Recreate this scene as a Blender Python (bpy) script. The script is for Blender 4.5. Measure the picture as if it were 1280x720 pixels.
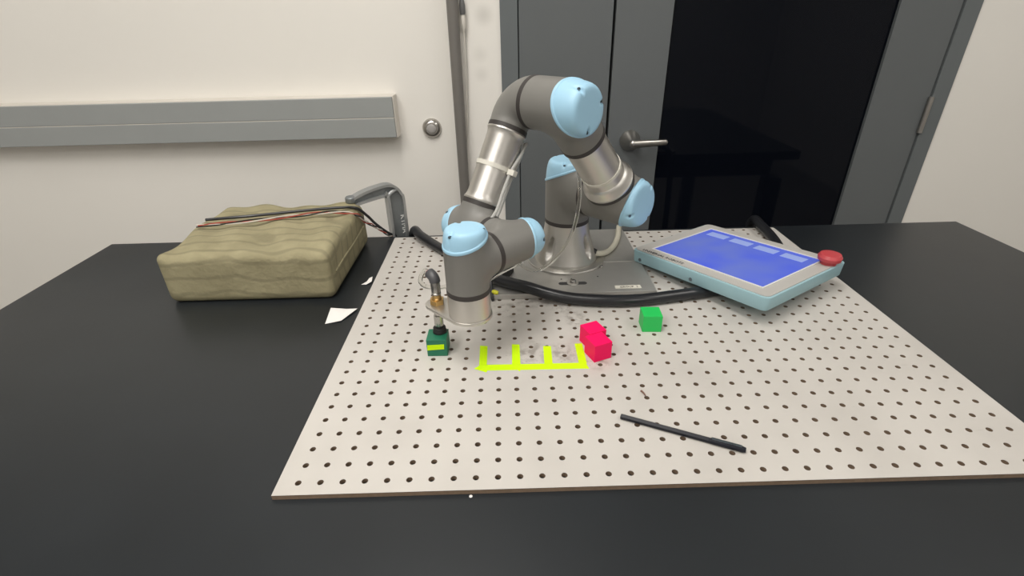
import bpy, bmesh, math, random
import numpy as np
from mathutils import Vector, Matrix
random.seed(7)
for o in list(bpy.data.objects): bpy.data.objects.remove(o)
scn = bpy.context.scene
COL = scn.collection
ZB = 0.866            # height of the pegboard's top face above the floor; things are laid out from that face

# ------------------------------------------------------------------ camera
cam_d = bpy.data.cameras.new('camera'); cam = bpy.data.objects.new('camera', cam_d); COL.objects.link(cam)
cam_d.sensor_fit = 'HORIZONTAL'; cam_d.sensor_width = 36.0
cam_d.lens = 626.15 * 36.0 / 1280.0; cam_d.clip_start = 0.02; cam_d.clip_end = 50
Rr = Vector((0.999607, -0.017906, -0.021563)); Rd = Vector((-0.027500, -0.477986, -0.877937)); Rf = Vector((0.005414, 0.878185, -0.478291))
M3 = Matrix((Rr, -Rd, -Rf)).transposed()
cam.matrix_world = Matrix.Translation((0.17123, -0.40081, 0.46454 + ZB)) @ M3.to_4x4()
scn.camera = cam

# ------------------------------------------------------------------ light
w = bpy.data.worlds.new('world'); scn.world = w; w.use_nodes = True
w.node_tree.nodes['Background'].inputs[0].default_value = (0.9, 0.95, 1.0, 1)
w.node_tree.nodes['Background'].inputs[1].default_value = 0.05
scn.view_settings.view_transform = 'Standard'; scn.view_settings.look = 'None'
scn.view_settings.gamma = 1.0; scn.view_settings.exposure = 0.0; scn.view_settings.use_curve_mapping = False
CEIL = 2.75
LAMPS = [(-0.95, -0.80, 18), (-0.08, -0.05, 15), (1.75, -0.15, 7.5), (-0.95, -2.1, 12), (1.45, -2.1, 12.5)]   # x, y, watts of the ceiling panels
for i, (x, y, p) in enumerate(LAMPS):
    ld = bpy.data.lights.new('ceiling_panel_light', 'AREA'); ld.shape = 'RECTANGLE'; ld.size = 0.40; ld.size_y = 1.0
    ld.energy = p; ld.color = (1.0, 0.965, 0.915)
    lo = bpy.data.objects.new('ceiling_panel_light', ld); COL.objects.link(lo); lo.location = (x, y, CEIL - 0.032)

# ------------------------------------------------------------------ helpers
X3 = np.array([1., 0, 0]); Y3 = np.array([0, 1., 0]); Z3 = np.array([0, 0, 1.])
def A(*v): return np.array(v, float)
def nrm(v): v = np.asarray(v, float); return v / np.linalg.norm(v)
def frame(w):
    w = nrm(w); t = X3 if abs(w[0]) < .8 else Y3
    u = nrm(np.cross(t, w)); return u, np.cross(w, u), w
MATS = {}
def mat(name, col, rough=.5, metal=0., var=0., vscale=30., bump=0., bscale=200., alpha=1., trans=0., coat=0., spec=.5, emit=0., aniso=None):
    m = bpy.data.materials.new(name); m.use_nodes = True; nt = m.node_tree; b = nt.nodes['Principled BSDF']
    b.inputs['Base Color'].default_value = (*col, 1); b.inputs['Roughness'].default_value = rough; b.inputs['Metallic'].default_value = metal
    b.inputs['Specular IOR Level'].default_value = spec; b.inputs['Alpha'].default_value = alpha
    b.inputs['Transmission Weight'].default_value = trans; b.inputs['Coat Weight'].default_value = coat
    if emit: b.inputs['Emission Color'].default_value = (*col, 1); b.inputs['Emission Strength'].default_value = emit
    tc = nt.nodes.new('ShaderNodeTexCoord')
    if var or bump:
        mp = nt.nodes.new('ShaderNodeMapping'); nt.links.new(tc.outputs['Object'], mp.inputs[0])
        if aniso: mp.inputs['Scale'].default_value = aniso
    if var:
        n = nt.nodes.new('ShaderNodeTexNoise'); n.inputs['Scale'].default_value = vscale; n.inputs['Detail'].default_value = 5
        nt.links.new(mp.outputs[0], n.inputs['Vector'])
        r = nt.nodes.new('ShaderNodeMix'); r.data_type = 'RGBA'
        r.inputs['A'].default_value = (*[c * (1 - var) for c in col], 1); r.inputs['B'].default_value = (*[min(1, c * (1 + var)) for c in col], 1)
        nt.links.new(n.outputs['Fac'], r.inputs['Factor']); nt.links.new(r.outputs['Result'], b.inputs['Base Color'])
    if bump:
        n = nt.nodes.new('ShaderNodeTexNoise'); n.inputs['Scale'].default_value = bscale; n.inputs['Detail'].default_value = 3
        nt.links.new(mp.outputs[0], n.inputs['Vector'])
        bp = nt.nodes.new('ShaderNodeBump'); bp.inputs['Strength'].default_value = bump; bp.inputs['Distance'].default_value = .001
        nt.links.new(n.outputs['Fac'], bp.inputs['Height']); nt.links.new(bp.outputs[0], b.inputs['Normal'])
    MATS[name] = m; return m

def wloc(o):
    p = Vector((0, 0, 0))
    while o is not None: p = p + o.location; o = o.parent
    return np.array(p)
def obj(name, VF, m, parent=None, origin=None, smooth=True, auto=35., kind=None, bevel=0., bseg=2):
    V, F = VF; V = np.asarray(V, float).reshape(-1, 3)
    me = bpy.data.meshes.new(name)
    o = bpy.data.objects.new(name, me); COL.objects.link(o)
    if parent is not None: o.parent = parent; off = wloc(parent)
    else:
        if origin is None:
            lo, hi = V.min(0), V.max(0); origin = A((lo[0] + hi[0]) / 2, (lo[1] + hi[1]) / 2, lo[2])
        o.location = origin; off = np.asarray(origin, float)
    bm = bmesh.new(); vs = [bm.verts.new(v - off) for v in V]
    for f in F:
        try: bm.faces.new([vs[i] for i in f])
        except ValueError: pass
    bmesh.ops.recalc_face_normals(bm, faces=bm.faces)
    if bevel:
        es = [e for e in bm.edges if len(e.link_faces) == 2 and e.calc_face_angle(0) > .5]
        bmesh.ops.bevel(bm, geom=es, offset=bevel, segments=bseg, profile=.5, affect='EDGES', clamp_overlap=True)
    if smooth:
        for f in bm.faces: f.smooth = True
        for e in bm.edges:
            if len(e.link_faces) == 2 and e.calc_face_angle(0) > math.radians(auto): e.smooth = False
    bm.to_mesh(me); bm.free()
    if m is not None: me.materials.append(m)
    if kind: o['kind'] = kind
    return o
def tag(o, label, cat, group=None, kind=None):
    o['label'] = label; o['category'] = cat
    if group: o['group'] = group
    if kind: o['kind'] = kind
    return o
def thing(name, loc, label, cat, group=None, kind=None):
    o = bpy.data.objects.new(name, None); COL.objects.link(o); o.location = loc; o.empty_display_size = .03
    return tag(o, label, cat, group, kind)
def struct(o, label=None, cat=None):
    o['kind'] = 'structure'
    if label: o['label'] = label
    if cat: o['category'] = cat
    return o
def join(*parts):
    V = []; F = []
    for v, f in parts:
        k = len(V); V += [list(q) for q in v]; F += [[i + k for i in ff] for ff in f]
    return V, F
def box(x0, x1, y0, y1, z0, z1):
    V = [(x, y, z) for z in (z0, z1) for y in (y0, y1) for x in (x0, x1)]
    return V, [(0, 2, 3, 1), (4, 5, 7, 6), (0, 1, 5, 4), (2, 6, 7, 3), (0, 4, 6, 2), (1, 3, 7, 5)]
def obox(c, ax, ay, az, hx, hy, hz):
    c = np.asarray(c, float); V = []
    for k in (-1, 1):
        for j in (-1, 1):
            for i in (-1, 1): V.append(c + nrm(ax) * hx * i + nrm(ay) * hy * j + nrm(az) * hz * k)
    return V, [(0, 2, 3, 1), (4, 5, 7, 6), (0, 1, 5, 4), (2, 6, 7, 3), (0, 4, 6, 2), (1, 3, 7, 5)]
def prism(poly, z0, z1):
    n = len(poly); V = [(p[0], p[1], z0) for p in poly] + [(p[0], p[1], z1) for p in poly]
    return V, [list(range(n))[::-1], list(range(n, 2 * n))] + [(i, (i + 1) % n, n + (i + 1) % n, n + i) for i in range(n)]
def lathe(prof, c, w, n=48, disp=None, u=None):
    """prof: (radius, offset along w)."""
    c = np.asarray(c, float); fu, fv, w = frame(w)
    if u is not None: fu = nrm(u); fv = np.cross(w, fu)
    V = []; F = []; idx = []
    for r, a in prof:
        if r < 1e-7: idx.append([len(V)]); V.append(c + w * a); continue
        row = []
        for k in range(n):
            t = 2 * math.pi * k / n; rr, aa = (r, a) if disp is None else disp(r, a, t)
            row.append(len(V)); V.append(c + w * aa + (fu * math.cos(t) + fv * math.sin(t)) * rr)
        idx.append(row)
    for i in range(len(idx) - 1):
        p, q = idx[i], idx[i + 1]
        for k in range(n):
            k2 = (k + 1) % n
            if len(p) == 1 and len(q) == 1: continue
            if len(p) == 1: F.append((p[0], q[k2], q[k]))
            elif len(q) == 1: F.append((p[k], p[k2], q[0]))
            else: F.append((p[k], p[k2], q[k2], q[k]))
    return V, F
def disc(c, w, r, a0, a1, n=48, ch=0.):
    if ch: return lathe([(0, a0), (r - ch, a0), (r, a0 + ch), (r, a1 - ch), (r - ch, a1), (0, a1)], c, w, n)
    return lathe([(0, a0), (r, a0), (r, a1), (0, a1)], c, w, n)
def spline(P, m=10):
    P = [np.asarray(p, float) for p in P]; Q = [2 * P[0] - P[1]] + P + [2 * P[-1] - P[-2]]; out = []
    for i in range(1, len(Q) - 2):
        for k in range(m):
            t = k / m; a, b, c, d = Q[i - 1], Q[i], Q[i + 1], Q[i + 2]
            out.append(.5 * (2 * b + (c - a) * t + (2 * a - 5 * b + 4 * c - d) * t * t + (3 * b - a - 3 * c + d) * t ** 3))
    out.append(P[-1]); return out
def tube(P, r, n=12, m=10, smoothpath=True):
    pts = spline(P, m) if smoothpath else [np.asarray(p, float) for p in P]
    V = []; F = []; u = None; N = len(pts)
    for i, p in enumerate(pts):
        d = nrm(pts[min(i + 1, N - 1)] - pts[max(i - 1, 0)])
        if u is None: u = frame(d)[0]
        u = nrm(u - d * np.dot(u, d)); v = np.cross(d, u); rr = r(i / (N - 1)) if callable(r) else r
        for k in range(n):
            t = 2 * math.pi * k / n; V.append(p + (u * math.cos(t) + v * math.sin(t)) * rr)
    for i in range(N - 1):
        for k in range(n): F.append((i * n + k, i * n + (k + 1) % n, (i + 1) * n + (k + 1) % n, (i + 1) * n + k))
    F.append(list(range(n))[::-1]); F.append([(N - 1) * n + k for k in range(n)])
    return V, F
def sdf_mesh(f, lo, hi, h):
    lo = np.asarray(lo, float); hi = np.asarray(hi, float); n = np.ceil((hi - lo) / h).astype(int) + 1
    g = [lo[i] + h * np.arange(n[i]) for i in range(3)]
    P = np.stack(np.meshgrid(*g, indexing='ij'), -1); D = f(P); S = D < 0
    acc = np.zeros(tuple(n - 1) + (3,)); cnt = np.zeros(tuple(n - 1)); quads = []
    offs = {0: [(0, j, k) for j in (0, 1) for k in (0, 1)], 1: [(j, 0, k) for j in (0, 1) for k in (0, 1)], 2: [(j, k, 0) for j in (0, 1) for k in (0, 1)]}
    for ax in range(3):
        s0 = [slice(None)] * 3; s1 = [slice(None)] * 3; s0[ax] = slice(0, -1); s1[ax] = slice(1, None)
        d0, d1 = D[tuple(s0)], D[tuple(s1)]; cr = S[tuple(s0)] != S[tuple(s1)]
        I = np.argwhere(cr); t = d0[cr] / (d0[cr] - d1[cr]); pt = lo + I * h; pt[:, ax] += t * h
        o1, o2 = [a for a in range(3) if a != ax]
        for a in (0, 1):
            for b in (0, 1):
                J = I.copy(); J[:, o1] -= a; J[:, o2] -= b
                ok = np.all((J >= 0) & (J < n - 1), 1); np.add.at(acc, tuple(J[ok].T), pt[ok]); np.add.at(cnt, tuple(J[ok].T), 1)
        q = []
        for a, b in ((0, 0), (1, 0), (1, 1), (0, 1)):
            J = I.copy(); J[:, o1] -= a; J[:, o2] -= b; q.append(J)
        q = np.stack(q, 1); ok = np.all((q >= 0) & (q < n - 1), (1, 2)); quads.append(q[ok])
    ids = -np.ones(tuple(n - 1), int); use = cnt > 0; ids[use] = np.arange(use.sum()); V = acc[use] / cnt[use][:, None]
    for _ in range(3):
        d = f(V); e = h * .05
        G = np.stack([(f(V + e * ax) - f(V - e * ax)) / (2 * e) for ax in (X3, Y3, Z3)], -1)
        V = V - np.clip(d / np.maximum((G ** 2).sum(-1), .2), -h, h)[:, None] * G
    F = []
    for q in quads: F += [[ids[tuple(c)] for c in qq] for qq in q]
    return V, F
def cut(VF, planes):
    bm = bmesh.new(); vs = [bm.verts.new(v) for v in VF[0]]
    for f in VF[1]:
        try: bm.faces.new([vs[i] for i in f])
        except ValueError: pass
    for co, no in planes:
        bmesh.ops.bisect_plane(bm, geom=bm.verts[:] + bm.edges[:] + bm.faces[:], plane_co=Vector(co), plane_no=Vector(no), clear_outer=True)
    bm.verts.index_update(); V = [tuple(v.co) for v in bm.verts]; F = [[v.index for v in f.verts] for f in bm.faces]; bm.free()
    return V, F
def smin(a, b, k):
    h = np.clip(.5 + .5 * (b - a) / k, 0, 1); return b * (1 - h) + a * h - k * h * (1 - h)
def text(name, s, size, c, xdir, ydir, m, parent, depth=.0003, align='LEFT', wide=1., bold=0.):
    cu = bpy.data.curves.new(name, 'FONT'); cu.body = s; cu.size = size; cu.extrude = depth; cu.align_x = align; cu.resolution_u = 2; cu.offset = bold
    to = bpy.data.objects.new(name, cu); COL.objects.link(to)
    dg = bpy.context.evaluated_depsgraph_get(); dg.update()
    me = to.evaluated_get(dg).to_mesh()
    xd = nrm(xdir) * wide; yd = nrm(ydir); zd = nrm(np.cross(xd, yd)); c = np.asarray(c, float)
    V = [c + xd * v.co.x + yd * v.co.y + zd * v.co.z for v in me.vertices]; F = [list(p.vertices) for p in me.polygons]
    to.evaluated_get(dg).to_mesh_clear(); bpy.data.objects.remove(to); bpy.data.curves.remove(cu)
    return obj(name, (V, F), m, parent, smooth=False)

# ------------------------------------------------------------------ materials
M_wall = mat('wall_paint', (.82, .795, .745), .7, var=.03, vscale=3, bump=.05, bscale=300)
M_paint2 = mat('side_wall_paint', (.54, .53, .51), .8, var=.03, vscale=2)
M_ceil = mat('ceiling_tile', (.64, .63, .61), .9, var=.04, vscale=60)
M_floor = mat('floor_vinyl', (.22, .21, .20), .45, var=.15, vscale=8)
M_door = mat('door_grey_paint', (.124, .135, .139), .42, var=.05, vscale=5, bump=.03, bscale=400)
M_frame = mat('door_frame_paint', (.135, .150, .155), .4, var=.05, vscale=6)
M_gap = mat('dark_gap', (.006, .006, .007), .8)
M_glass = mat('dark_glass', (.003, .004, .007), .05, spec=.18)
M_lever = mat('satin_nickel', (.50, .48, .45), .28, 1., var=.06, vscale=40)
M_race = mat('raceway_grey', (.32, .335, .33), .5, var=.04, vscale=12)
M_race2 = mat('raceway_ivory', (.70, .66, .60), .5, var=.03, vscale=10)
M_pole = mat('pole_grey_paint', (.165, .155, .142), .45, var=.06, vscale=20)
M_rubber = mat('grey_rubber', (.36, .345, .33), .6, var=.05, vscale=80)
M_plug = mat('plug_grey', (.12, .12, .12), .5)
M_plugw = mat('plug_white', (.66, .63, .57), .45)
M_table = mat('black_tabletop', (.0135, .0165, .0195), .34, var=.25, vscale=9, bump=.12, bscale=14, spec=.5)
M_tleg = mat('table_steel', (.05, .05, .052), .4, .4)
M_core = mat('hardboard_core', (.22, .155, .105), .85, var=.3, vscale=160, bump=.2, bscale=400)
M_alu = mat('brushed_aluminium', (.64, .62, .585), .40, 1., var=.05, vscale=25, bump=.03, bscale=300)
M_cast = mat('cast_aluminium', (.60, .585, .555), .40, 1., var=.07, vscale=35, bump=.08, bscale=500)
M_plate = mat('milled_plate', (.50, .49, .465), .46, .70, var=.14, vscale=18, bump=.05, bscale=200)
M_grey = mat('robot_grey', (.186, .181, .168), .45, var=.03, vscale=40, bump=.02, bscale=700)
M_ring = mat('joint_seal', (.038, .033, .031), .55)
M_blue = mat('cap_blue', (.36, .61, .79), .42, var=.025, vscale=30)
M_screw = mat('cap_screw_steel', (.22, .27, .31), .3, 1.)
M_clear = mat('clear_tubing', (.93, .93, .90), .0, trans=1.0, spec=.5); M_clear.node_tree.nodes['Principled BSDF'].inputs['IOR'].default_value = 1.30
M_milky = mat('milky_tubing', (.62, .62, .59), .35, trans=.35, spec=.5)
M_tie = mat('cable_tie_nylon', (.66, .64, .57), .4)
M_hose = mat('black_cable_jacket', (.014, .015, .018), .30, var=.2, vscale=60)
M_cream = mat('cream_conduit', (.53, .51, .42), .5, var=.05, vscale=60)
M_brass = mat('brass', (.56, .37, .15), .34, 1., var=.1, vscale=90)
M_chrome = mat('chrome_steel', (.46, .45, .43), .27, 1.)
M_elbow = mat('fitting_grey', (.075, .075, .08), .4)
M_redc = mat('red_collar', (.50, .06, .07), .4)
M_black = mat('black_rubber', (.012, .012, .012), .55)
M_tape = mat('neon_tape', (.58, .90, .006), .8, spec=.15, var=.05, vscale=200, bump=.06, bscale=600)
M_red = mat('printed_pink', (.90, .003, .110), .55, spec=.25, var=.03, vscale=120, bump=.05, bscale=900, aniso=(.05, .05, 1))
M_green = mat('printed_green', (.018, .52, .10), .45, var=.04, vscale=120, bump=.05, bscale=900, aniso=(.05, .05, 1))
M_dgreen = mat('printed_dark_green', (.012, .16, .085), .5, var=.08, vscale=120, bump=.06, bscale=900, aniso=(.05, .05, 1))
M_pend = mat('pendant_teal', (.30, .47, .52), .5, var=.03, vscale=30)
M_pface = mat('pendant_grey_face', (.48, .465, .44), .45, var=.03, vscale=30)
M_ink = mat('black_ink', (.012, .012, .014), .6)
M_white = mat('white_print', (.72, .72, .70), .5)
M_label = mat('label_tape', (.72, .69, .60), .5)
M_clamp = mat('clamp_grey_paint', (.20, .215, .22), .38, .35, var=.10, vscale=40, bump=.1, bscale=200)
M_paper = mat('white_paper', (.82, .80, .77), .8)
M_yel = mat('yellow_sleeve', (.62, .60, .03), .45)
M_wr = mat('wire_red', (.36, .06, .04), .45)
M_ww = mat('wire_white', (.60, .56, .50), .45)
M_edge = mat('clamp_rim_highlight', (.40, .41, .41), .32, .6, var=.10, vscale=60)  # lighter than the clamp paint: bright highlights along the rims put into the colour
M_slot = mat('slot_shadow_grey', (.05, .05, .05), .7)
M_pen = mat('dark_pen_barrel', (.011, .012, .018), .4, spec=.25)

def nodes_board():
    m = mat('white_pegboard_face', (.80, .755, .69), .38); nt = m.node_tree; b = nt.nodes['Principled BSDF']
    N = nt.nodes.new; L = nt.links.new
    geo = N('ShaderNodeNewGeometry')
    def noise(scale, detail, vec=None):
        n = N('ShaderNodeTexNoise'); n.inputs['Scale'].default_value = scale; n.inputs['Detail'].default_value = detail
        L((vec or geo.outputs['Position']), n.inputs['Vector']); return n.outputs['Fac']
    def ramp(x, a, bb):
        r = N('ShaderNodeMapRange'); r.interpolation_type = 'SMOOTHSTEP'; r.inputs[1].default_value = a; r.inputs[2].default_value = bb; L(x, r.inputs[0]); return r.outputs[0]
    def math_(op, a, bb):
        n = N('ShaderNodeMath'); n.operation = op
        for i, v in enumerate((a, bb)):
            if isinstance(v, (int, float)): n.inputs[i].default_value = v
            else: L(v, n.inputs[i])
        return n.outputs[0]
    def blot(x, y, r, sx=1., sy=1.):
        mp = N('ShaderNodeMapping'); mp.vector_type = 'POINT'; L(geo.outputs['Position'], mp.inputs[0])
        mp.inputs['Location'].default_value = (-x * sx, -y * sy, 0); mp.inputs['Scale'].default_value = (sx, sy, 0)
        ln = N('ShaderNodeVectorMath'); ln.operation = 'LENGTH'; L(mp.outputs[0], ln.inputs[0]); return ramp(ln.outputs['Value'], r, 0.)
    cloud = ramp(noise(7, 5), .35, .75)
    spk = ramp(noise(260, 4), .60, .75)
    scr_map = N('ShaderNodeMapping'); L(geo.outputs['Position'], scr_map.inputs[0]); scr_map.inputs['Scale'].default_value = (14, 160, 1); scr_map.inputs['Rotation'].default_value = (0, 0, .5)
    scr = ramp(noise(2.2, 4, scr_map.outputs[0]), .68, .74)
    st = None
    for bl in [(.165, .385, .040, 1, 2.2), (.215, .392, .06, 1, 2.2), (.265, .375, .035), (.285, .335, .05, 1.6, 1), (.20, .235, .05), (.255, .235, .04), (.30, .215, .035), (.17, .36, .035, 1, 1.4), (.0, .207, .012, 1, 2), (.28, .33, .022, 3, 1)]:
        v = blot(*bl); st = v if st is None else math_('MAXIMUM', st, v)
    dirt = math_('MULTIPLY', st, math_('ADD', math_('MULTIPLY', spk, .9), math_('MULTIPLY', ramp(noise(60, 6), .42, .7), .55)))
    dirt = math_('ADD', dirt, math_('MULTIPLY', math_('MULTIPLY', scr, .22), cloud))
    dirt = math_('ADD', dirt, math_('MULTIPLY', cloud, .11))
    dirt = math_('MINIMUM', math_('MULTIPLY', dirt, 1.7), .8)
    mx = N('ShaderNodeMix'); mx.data_type = 'RGBA'; mx.inputs['A'].default_value = (.560, .535, .500, 1); mx.inputs['B'].default_value = (.25, .225, .20, 1)
    L(dirt, mx.inputs['Factor']); L(mx.outputs['Result'], b.inputs['Base Color'])
    return m
M_board = nodes_board()
def nodes_canvas():
    m = mat('olive_canvas', (.30, .27, .16), .9); nt = m.node_tree; b = nt.nodes['Principled BSDF']; N = nt.nodes.new; L = nt.links.new
    tc = N('ShaderNodeTexCoord'); wv = []
    for d in ('Y', 'Z'):
        wt = N('ShaderNodeTexWave'); wt.bands_direction = d; wt.inputs['Scale'].default_value = 9; wt.inputs['Distortion'].default_value = 5; wt.inputs['Detail'].default_value = 2
        L(tc.outputs['Object'], wt.inputs['Vector']); r = N('ShaderNodeMapRange'); r.inputs[1].default_value = .80; r.inputs[2].default_value = .97; L(wt.outputs['Fac'], r.inputs[0]); wv.append(r.outputs[0])
    mm = N('ShaderNodeMath'); mm.operation = 'MAXIMUM'; L(wv[0], mm.inputs[0]); L(wv[1], mm.inputs[1])
    ns = N('ShaderNodeTexNoise'); ns.inputs['Scale'].default_value = 25; ns.inputs['Detail'].default_value = 6; L(tc.outputs['Object'], ns.inputs['Vector'])
    c1 = N('ShaderNodeMix'); c1.data_type = 'RGBA'; c1.inputs['A'].default_value = (.22, .195, .11, 1); c1.inputs['B'].default_value = (.40, .36, .22, 1); L(ns.outputs['Fac'], c1.inputs['Factor'])
    c2 = N('ShaderNodeMix'); c2.data_type = 'RGBA'; L(c1.outputs['Result'], c2.inputs['A']); c2.inputs['B'].default_value = (.14, .125, .075, 1)
    k = N('ShaderNodeMath'); k.operation = 'MULTIPLY'; k.inputs[1].default_value = .38; L(mm.outputs[0], k.inputs[0]); L(k.outputs[0], c2.inputs['Factor']); L(c2.outputs['Result'], b.inputs['Base Color'])
    n2 = N('ShaderNodeTexNoise'); n2.inputs['Scale'].default_value = 90; L(tc.outputs['Object'], n2.inputs['Vector'])
    bp = N('ShaderNodeBump'); bp.inputs['Strength'].default_value = .5; bp.inputs['Distance'].default_value = .003; L(n2.outputs['Fac'], bp.inputs['Height']); L(bp.outputs[0], b.inputs['Normal'])
    return m
M_canvas = nodes_canvas()
def nodes_screen():
    m = mat('blue_screen', (.03, .06, .55), .15); nt = m.node_tree; b = nt.nodes['Principled BSDF']; N = nt.nodes.new; L = nt.links.new
    tc = N('ShaderNodeTexCoord'); n = N('ShaderNodeTexNoise'); n.inputs['Scale'].default_value = 14; n.inputs['Detail'].default_value = 1; L(tc.outputs['Object'], n.inputs['Vector'])
    mx = N('ShaderNodeMix'); mx.data_type = 'RGBA'; mx.inputs['A'].default_value = (.13, .17, .36, 1); mx.inputs['B'].default_value = (.04, .07, .55, 1); L(n.outputs['Fac'], mx.inputs['Factor'])
    L(mx.outputs['Result'], b.inputs['Base Color']); L(mx.outputs['Result'], b.inputs['Emission Color']); b.inputs['Emission Strength'].default_value = .6
    return m
M_screen = nodes_screen()
def wall_grey_spots(m, spots):
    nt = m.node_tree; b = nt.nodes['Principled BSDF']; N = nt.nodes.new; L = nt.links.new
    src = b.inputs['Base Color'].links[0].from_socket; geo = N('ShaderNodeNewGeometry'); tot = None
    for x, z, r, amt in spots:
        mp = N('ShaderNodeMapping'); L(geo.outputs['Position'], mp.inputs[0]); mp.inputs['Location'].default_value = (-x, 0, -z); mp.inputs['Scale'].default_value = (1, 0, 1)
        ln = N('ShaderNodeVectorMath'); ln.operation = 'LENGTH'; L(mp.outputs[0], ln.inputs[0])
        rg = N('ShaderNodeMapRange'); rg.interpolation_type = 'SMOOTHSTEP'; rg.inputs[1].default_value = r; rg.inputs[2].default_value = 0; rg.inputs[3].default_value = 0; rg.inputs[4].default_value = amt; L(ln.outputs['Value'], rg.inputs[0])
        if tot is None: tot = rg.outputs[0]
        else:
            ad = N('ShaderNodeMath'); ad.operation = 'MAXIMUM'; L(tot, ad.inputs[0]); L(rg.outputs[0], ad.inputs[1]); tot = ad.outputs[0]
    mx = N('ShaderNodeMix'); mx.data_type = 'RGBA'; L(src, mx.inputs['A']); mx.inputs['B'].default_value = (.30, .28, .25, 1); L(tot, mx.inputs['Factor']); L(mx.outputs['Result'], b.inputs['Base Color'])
wall_grey_spots(M_wall, [(.1234, .466 + ZB, .035, .30), (.109, .372 + ZB, .030, .16), (.111, .322 + ZB, .028, .16)])  # soft round grey spots mixed into the wall colour

# ------------------------------------------------------------------ room (coordinates from the board's top face; floor at -ZB)
FL = -ZB; CE = CEIL - ZB; WY = 1.10
RX0, RX1, RY0 = -2.3, 2.9, -2.9
DX0, DX1, DTOP = .166, 1.44, FL + 2.19
struct(obj('floor', box(RX0 - .1, RX1 + .1, RY0 - .1, WY + .4, FL - .05, FL), M_floor, smooth=False), 'grey speckled vinyl floor of the room', 'floor')
struct(obj('ceiling', box(RX0 - .1, RX1 + .1, RY0 - .1, WY + .4, CE, CE + .05), M_ceil, smooth=False), 'off-white ceiling with light panels', 'ceiling')
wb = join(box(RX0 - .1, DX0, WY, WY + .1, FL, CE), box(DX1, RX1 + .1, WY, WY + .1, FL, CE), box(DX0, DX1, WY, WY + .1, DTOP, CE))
struct(obj('wall_back', wb, M_wall, smooth=False), 'grey-spotted off-white painted wall behind the bench', 'wall')
struct(obj('wall_left', box(RX0 - .1, RX0, RY0, WY, FL, CE), M_paint2, smooth=False), 'painted side wall left of the bench', 'wall')
struct(obj('wall_right', box(RX1, RX1 + .1, RY0, WY, FL, CE), M_paint2, smooth=False), 'painted side wall right of the bench', 'wall')
struct(obj('wall_front', box(RX0 - .1, RX1 + .1, RY0 - .1, RY0, FL, CE), M_paint2, smooth=False), 'painted wall behind the viewer', 'wall')
for i, (x, y, p) in enumerate(LAMPS):
    t = thing('ceiling_light', (x, y, CE - .03), ['flat ceiling light panel, front left over the bench', 'flat ceiling light panel straight above the robot arm', 'flat ceiling light panel, front right over the bench', 'flat ceiling light panel, rear left of the room', 'flat ceiling light panel, rear right of the room'][i], 'ceiling light', 'ceiling light panels')
    a, b2 = .30, .60
    fr = join(box(x - a, x + a, y - b2, y - b2 + .02, CE - .03, CE), box(x - a, x + a, y + b2 - .02, y + b2, CE - .03, CE), box(x - a, x - a + .02, y - b2 + .02, y + b2 - .02, CE - .03, CE), box(x + a - .02, x + a, y - b2 + .02, y + b2 - .02, CE - .03, CE))
    obj('frame', fr, M_white, t, smooth=False)
    obj('diffuser', box(x - a + .02, x + a - .02, y - b2 + .02, y + b2 - .02, CE - .02, CE - .012), mat('diffuser_glow', (1, .96, .9), .6, emit=3.0) if 'diffuser_glow' not in MATS else MATS['diffuser_glow'], t, smooth=False)

# double door: narrow fixed leaf, active leaf with a tall dark pane
d = thing('door_1', ((DX0 + DX1) / 2, WY, FL), 'dark grey double door with lever handle and tall dark pane', 'door', kind='structure')
JW = .0465
obj('frame', join(box(DX0, DX0 + JW, WY - .006, WY + .12, FL, DTOP), box(DX1 - JW, DX1, WY - .006, WY + .12, FL, DTOP), box(DX0 + JW, DX1 - JW, WY - .006, WY + .12, DTOP - .05, DTOP)), M_frame, d, smooth=False, bevel=.0015)
obj('dark_recess', box(DX0 + JW, DX1 - JW, WY + .055, WY + .11, FL, DTOP - .05), M_gap, d, smooth=False)
LT = DTOP - .053
obj('fixed_leaf', box(.2150, .4655, WY, WY + .045, FL + .006, LT), M_door, d, smooth=False, bevel=.0012)
ax0, ax1 = .4730, DX1 - JW - .003; gx0, gx1 = .6242, 1.2250; gz0, gz1 = FL + .28, LT - .16
leaf = join(box(ax0, gx0, WY, WY + .045, FL + .006, LT), box(gx1, ax1, WY, WY + .045, FL + .006, LT), box(gx0, gx1, WY, WY + .045, FL + .006, gz0), box(gx0, gx1, WY, WY + .045, gz1, LT))
lf = obj('active_leaf', leaf, M_door, d, smooth=False)
obj('glass_pane', box(gx0, gx1, WY + .010, WY + .018, gz0, gz1), M_glass, lf, smooth=False)
for i in range(3):
    z = [FL + .25, FL + 1.05, LT - .25][i]
    obj('hinge', disc((ax1 + .0015, WY - .006, z), Z3, .007, -.05, .05, 16), M_lever, d)
lv = (.5384, WY, .1325)
hd = obj('lever_handle', lathe([(0, 0), (.0300, 0), (.0300, .005), (.0285, .009), (.020, .022), (.0140, .032), (.0120, .046), (.0105, .052), (0, .052)], lv, (0, -1, 0), 40), M_lever, d)
obj('lever', sdf_mesh(lambda p: smin(np.sqrt((np.clip(p[..., 0] - .5384, 0, None) - np.clip(p[..., 0] - .5384, 0, .094)) ** 2 + np.clip(.5384 - p[..., 0], 0, None) ** 2 + (p[..., 1] - WY + .047 - .010 * np.clip((p[..., 0] - .5384) / .094, 0, 1) ** 2) ** 2 * 1.6 + (p[..., 2] - .1325 + .0) ** 2) - .0118 + .0032 * np.clip((p[..., 0] - .5384) / .094, 0, 1), np.full(p.shape[:-1], 1.), .001), (.520, WY - .066, .116), (.652, WY - .020, .150), .0022), M_lever, hd)

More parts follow.
